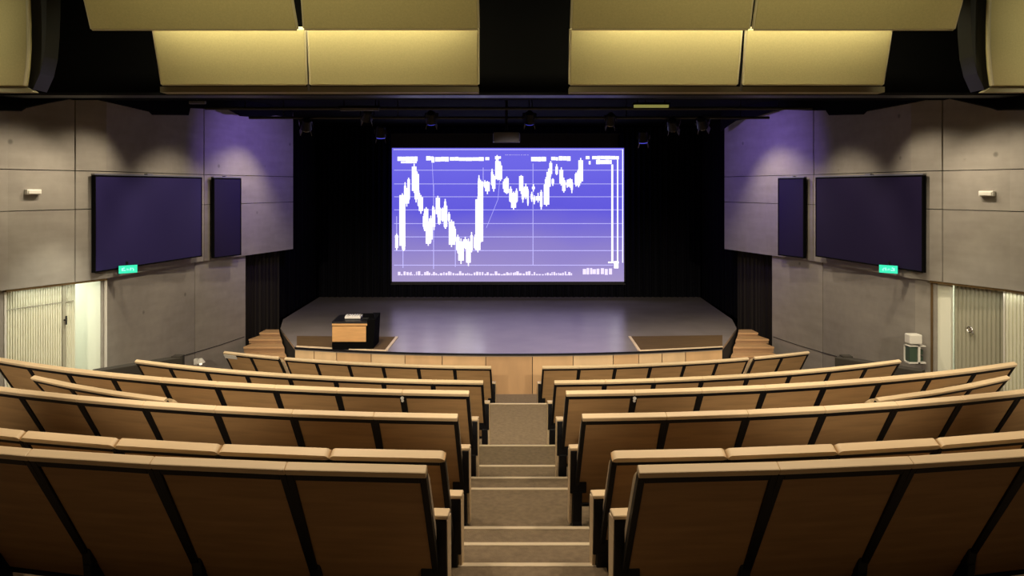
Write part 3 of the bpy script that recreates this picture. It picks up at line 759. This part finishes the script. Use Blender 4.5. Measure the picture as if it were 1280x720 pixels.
# ------------------------------------------------------------ stage lighting, pipes and projector
mb=MB()
for (d,z) in ((12.2,EYE+1.21),(14.2,EYE+1.23),(16.5,EYE+1.15)):
    pass
pipes=[]
for d,py in ((12.0,135.5),(14.0,147.2)):
    z=EYE+(HY-py)*d/F
    r=empty('lighting_pipe',(0,d,z))
    mb=MB(); mb.tube((-4.6,0,0),(4.5,0,0),.024,10); mb.build('pipe',mat('pipe_dark_%d'%int(d),(.02,.02,.02),.5),r)
    mb=MB()
    for x in (-4,-2,0.3,2,4): mb.tube((x,0,0),(x,0,5.15-z),.01,6)
    mb.build('hanger','blackmetal',r)
    tag(r,'black lighting pipe across the ceiling, '+('nearer of the two' if d<13 else 'farther one carrying the spotlights'),'pipe','black lighting pipes')
def spot(px,py,d,tilt,yaw,lens,lab,size=.10):
    p=P(px,py,d); r=empty('stage_spotlight',p); r.rotation_euler=(tilt,0,yaw)
    mb=MB(); mb.tube((0,-.13,0),(0,.05,0),size*.8,14,r2=size); mb.tube((0,-.17,0),(0,-.13,0),size*.4,12,r2=size*.8); mb.build('can','blackmetal',r)
    mb=MB(); mb.tube((0,.05,0),(0,.065,0),size*.85,14); mb.build('lens',lens,r)
    mb=MB()
    for sx in (-1,1): mb.box(sx*size*1.15-.006,sx*size*1.15+.006,-.06,.0,-.02,size*1.4)
    mb.box(-size*1.2,size*1.2,-.06,.0,size*1.4,size*1.4+.012); mb.tube((0,-.03,size*1.4),(0,-.03,size*1.4+.10),.012,8)
    mb.build('yoke','blackmetal',r)
    mb=MB()
    for sx in (-1,1): mb.prism([(sx*size*.7,.06,-size*.7),(sx*size*.75,.06,-size*.7),(sx*size*.75,.06,size*.7),(sx*size*.7,.06,size*.7)],[(sx*size*.95,.15,-size*.8),(sx*size*1.0,.15,-size*.8),(sx*size*1.0,.15,size*.8),(sx*size*.95,.15,size*.8)])
    mb.build('barn_door','grey',r)
    tag(r,lab,'spotlight','stage spotlights')
spot(383,158,14.0,-.9,.4,'chrome','black stage spotlight hanging at the left edge of the dark stage opening')
spot(459,146,14.0,-.7,.3,'chrome','black stage spotlight under the ceiling left of the screen, beside a blue lit one')
spot(476,168,14.0,-1.3,.2,'bluelens','blue glinting spotlight hanging lowest, just left of the screen top',.09)
spot(539,150,14.0,-1.0,0,'bluelens','spotlight with pale blue rim above the left part of the screen')
spot(662,150,14.0,-1.0,0,'bluelens','blue rimmed spotlight just right of the projector')
spot(763,152,14.0,-1.0,0,'chrome','small round spotlight with white rim above the screen right end',.085)
spot(804,174,14.0,-1.3,-.3,'bluelens','long blue glinting spotlight hanging beside the screen upper right corner',.09)
spot(841,158,14.0,-.8,-.4,'chrome','spotlight with pale hook-shaped rim right of the yellow strip light')
spot(878,156,14.0,-.8,-.5,'chrome','white glinting spotlight nearest the right concrete wall')
# projector
p0=P(617,178,13.6); p1=P(649,165,13.6)
r=empty('projector',((p0.x+p1.x)/2,13.75,p0.z))
mb=MB(); mb.prism([(p0.x,13.6,p0.z),(p1.x,13.6,p0.z),(p1.x+.02,14.0,p0.z+.02),(p0.x-.02,14.0,p0.z+.02)],[(p0.x,13.6,p1.z),(p1.x,13.6,p1.z),(p1.x+.02,14.0,p1.z),(p0.x-.02,14.0,p1.z)]); o=mb.build('housing',mat('projector_grey',(.13,.125,.14),.5),r,bevel=.01); o.location=-r.location
mb=MB(); mb.tube(((p0.x+p1.x)/2-.09,13.98,p0.z+.09),((p0.x+p1.x)/2-.09,14.03,p0.z+.09),.05,16); o=mb.build('lens','blackmetal',r); o.location=-r.location
mb=MB(); cx=(p0.x+p1.x)/2; mb.tube((cx,13.8,p1.z),(cx,13.8,5.16),.025,10); mb.box(cx-.1,cx+.1,13.7,13.9,p1.z,p1.z+.02); o=mb.build('ceiling_mount','blackmetal',r); o.location=-r.location
tag(r,'white projector hanging from the ceiling in front of the screen top','projector')
# strip lights glinting in the ceiling
for px0,px1,py,m,lab in ((425,473,136.5,'grey','dim grey strip light on the pipe upper left of the screen'),(793,836,132.5,'winding','faint yellow glowing strip light upper right of the screen'),(236,256,128,'grey','short pale strip light above the left wall')):
    d=11.6; a=P(px0,py+1.6,d); b=P(px1,py-1.6,d)
    r=empty('strip_light',((a.x+b.x)/2,d,a.z)); 
    mb=MB(); mb.box(a.x,b.x,d,d+.06,a.z,b.z); o=mb.build('tube',m,r); o.location=-r.location
    mb=MB(); mb.box(a.x-.02,b.x+.02,d-.005,d+.09,b.z,b.z+.03)
    for x in (a.x+.05,b.x-.05): mb.tube((x,d+.04,b.z+.03),(x,d+.04,5.16),.008,6)
    o=mb.build('housing','black',r); o.location=-r.location
    tag(r,lab,'strip light')
# ------------------------------------------------------------ lights
def lamp(kind,name,loc_,energy,col,target=None,size=.1,angle=60,blend=.6,sy=None):
    l=bpy.data.lights.new(name,kind); l.energy=energy; l.color=col
    if kind=='SPOT': l.spot_size=math.radians(angle); l.spot_blend=blend; l.shadow_soft_size=size
    elif kind=='AREA':
        l.size=size
        if sy: l.shape='RECTANGLE'; l.size_y=sy
    else: l.shadow_soft_size=size
    o=bpy.data.objects.new(name,l); C.objects.link(o); o.location=loc_
    if target is not None: o.rotation_euler=(Vector(target)-Vector(loc_)).to_track_quat('-Z','Y').to_euler()
    return o
W_=(1,.80,.56); W2=(1,.84,.60)
# house downlights in the black ceiling
for x,y,z,e in ((-2.4,2.6,6.3,95),(2.5,2.6,6.3,95),(-2.2,5.6,6.3,110),(2.35,5.6,6.3,110),(-4.6,6.6,6.3,70),(4.7,6.6,6.3,70),
              (-2.6,10.2,6.3,150),(2.7,10.2,6.3,150),(0.07,3.6,6.3,60),(0.07,6.4,6.3,60),(.07,10.2,6.3,130)):
    lamp('SPOT','house_downlight',(x,y,z),e*2.8,W_,(x,y+.3,0),.12,95,.8)
# front lights onto the stage front and first rows (hung before the header)
for x in (-3.2,-1.1,1.2,3.2):
    lamp('SPOT','front_of_house_light',(x,10.9,4.6),110,W_,(x*1.05,13.6,.6),.10,75,.8)
for x in (-2.6,0,2.6):
    lamp('SPOT','stage_light',(x,12.6,5.05),430,(1,.87,.80),(x,14.4,.7),.15,66,1)
# control-booth spotlights on the rear wall, aimed over the seats at the stage front
for x in (-4.4,-2.2,0,2.2,4.4):
    lamp('SPOT','booth_spotlight',(x,-2.9,5.4),4300,(1,.84,.62),(x*1.02,13.2,1.15),.15,20,1)
# wall washers
for s in (-1,1):
    for d,e in ((10.2,135),(11.1,115),(15.2,135)):
        x=wall_at(d); d_=d
        X,D=side((x+1.25,d_),s)
        X2,D2=side((x+.02,d-.15),s)
        lamp('SPOT','wall_washer',(X,D,4.85),e,W2,(X2,D2,1.9),.07,95,.7)
    lamp('SPOT','wall_washer',(*side((-3.6,12.6),s),4.9),230,W2,(*side((-5.7,13.4),s),1.6),.1,80,.6)
    X,D=side((-3.0,14.3),s); X2,D2=side((-5.0,15.6),s)
    lamp('SPOT','blue_stage_wash',(X,D,4.6),200,(.33,.21,1),(X2,D2,4.0),.08,95,1)
for s in (-1,1):
    X,D=side((-5.6,6.3),s); lamp('SPOT','side_baffle_fill',(X,D,4.9),60,(1,.9,.6),(*side((-5.9,8.1),s),5.2),.1,75,.8)  # added fill without a fitting, lifts the side baffles
# lobby lights, with added fills for the door leaves
for s,(Wf,L,n,u) in ((-1,doorL),(1,doorR)):
    p=Wf(L*.7,1.2,2.5); lamp('AREA','lobby_light',p,15 if s<0 else 14,(.98,1,.86),p-Vector((0,0,1)),.6)
    p=Wf(L*.45,.045,2.17); lamp('AREA','door_head_fill',p,1.2 if s<0 else .5,(1,.98,.78),p-Vector((0,0,1))+n*.12,1.0,sy=.04).rotation_euler[2]=math.atan2(u.y,u.x)  # added fill under the lintel, no real lamp, brightens the leaf
    p0=Wf(L*.42,0,1.5); X,D=side((-4.1,9.95),s); lamp('SPOT','door_fill',(X,D,4.6),300 if s<0 else 70,(1,.97,.78),p0,.08,34,.8)  # extra fill aimed from the hall to brighten the doors, no fixture there
    p=Wf(L*.4,.55,2.45); lamp('AREA','lobby_light',p,10,(.98,1,.86),p-Vector((0,0,1)),.5)
# slot lights that graze the lower baffles
for x0,x1 in ((-3.9,-.5),(.8,4.2)):
    lamp('AREA','baffle_slot_light',((x0+x1)/2,8.35,EYE+2.0),60,(1,.88,.55),((x0+x1)/2,8.95,EYE+1.35),abs(x1-x0),sy=.08)
for x0,x1 in ((-3.9,-.5),(.8,4.2)):
    lamp('AREA','baffle_slot_light',((x0+x1)/2,6.2,EYE+1.9),16,(1,.88,.5),((x0+x1)/2,7.6,EYE+1.9),abs(x1-x0),sy=.2)
w=bpy.data.worlds.new('World'); bpy.context.scene.world=w; w.use_nodes=True
w.node_tree.nodes['Background'].inputs[0].default_value=(1,.85,.65,1); w.node_tree.nodes['Background'].inputs[1].default_value=.0
# ------------------------------------------------------------ camera
cam=bpy.data.cameras.new('camera'); co=bpy.data.objects.new('camera',cam); C.objects.link(co)
co.location=(0,0,EYE); co.rotation_euler=(math.radians(90),0,0)
cam.sensor_fit='HORIZONTAL'; cam.sensor_width=36; cam.lens=36*F/1280; cam.shift_y=-(360-HY)/1280; cam.clip_end=100; cam.clip_start=.05
sc=bpy.context.scene; sc.camera=co
sc.view_settings.view_transform='Standard'; sc.view_settings.look='None'; sc.view_settings.gamma=1; sc.view_settings.exposure=0
sc.view_settings.use_curve_mapping=False
sc.cycles.use_denoising=True
sc.cycles.max_bounces=8; sc.cycles.diffuse_bounces=4
sc.cycles.sample_clamp_indirect=4
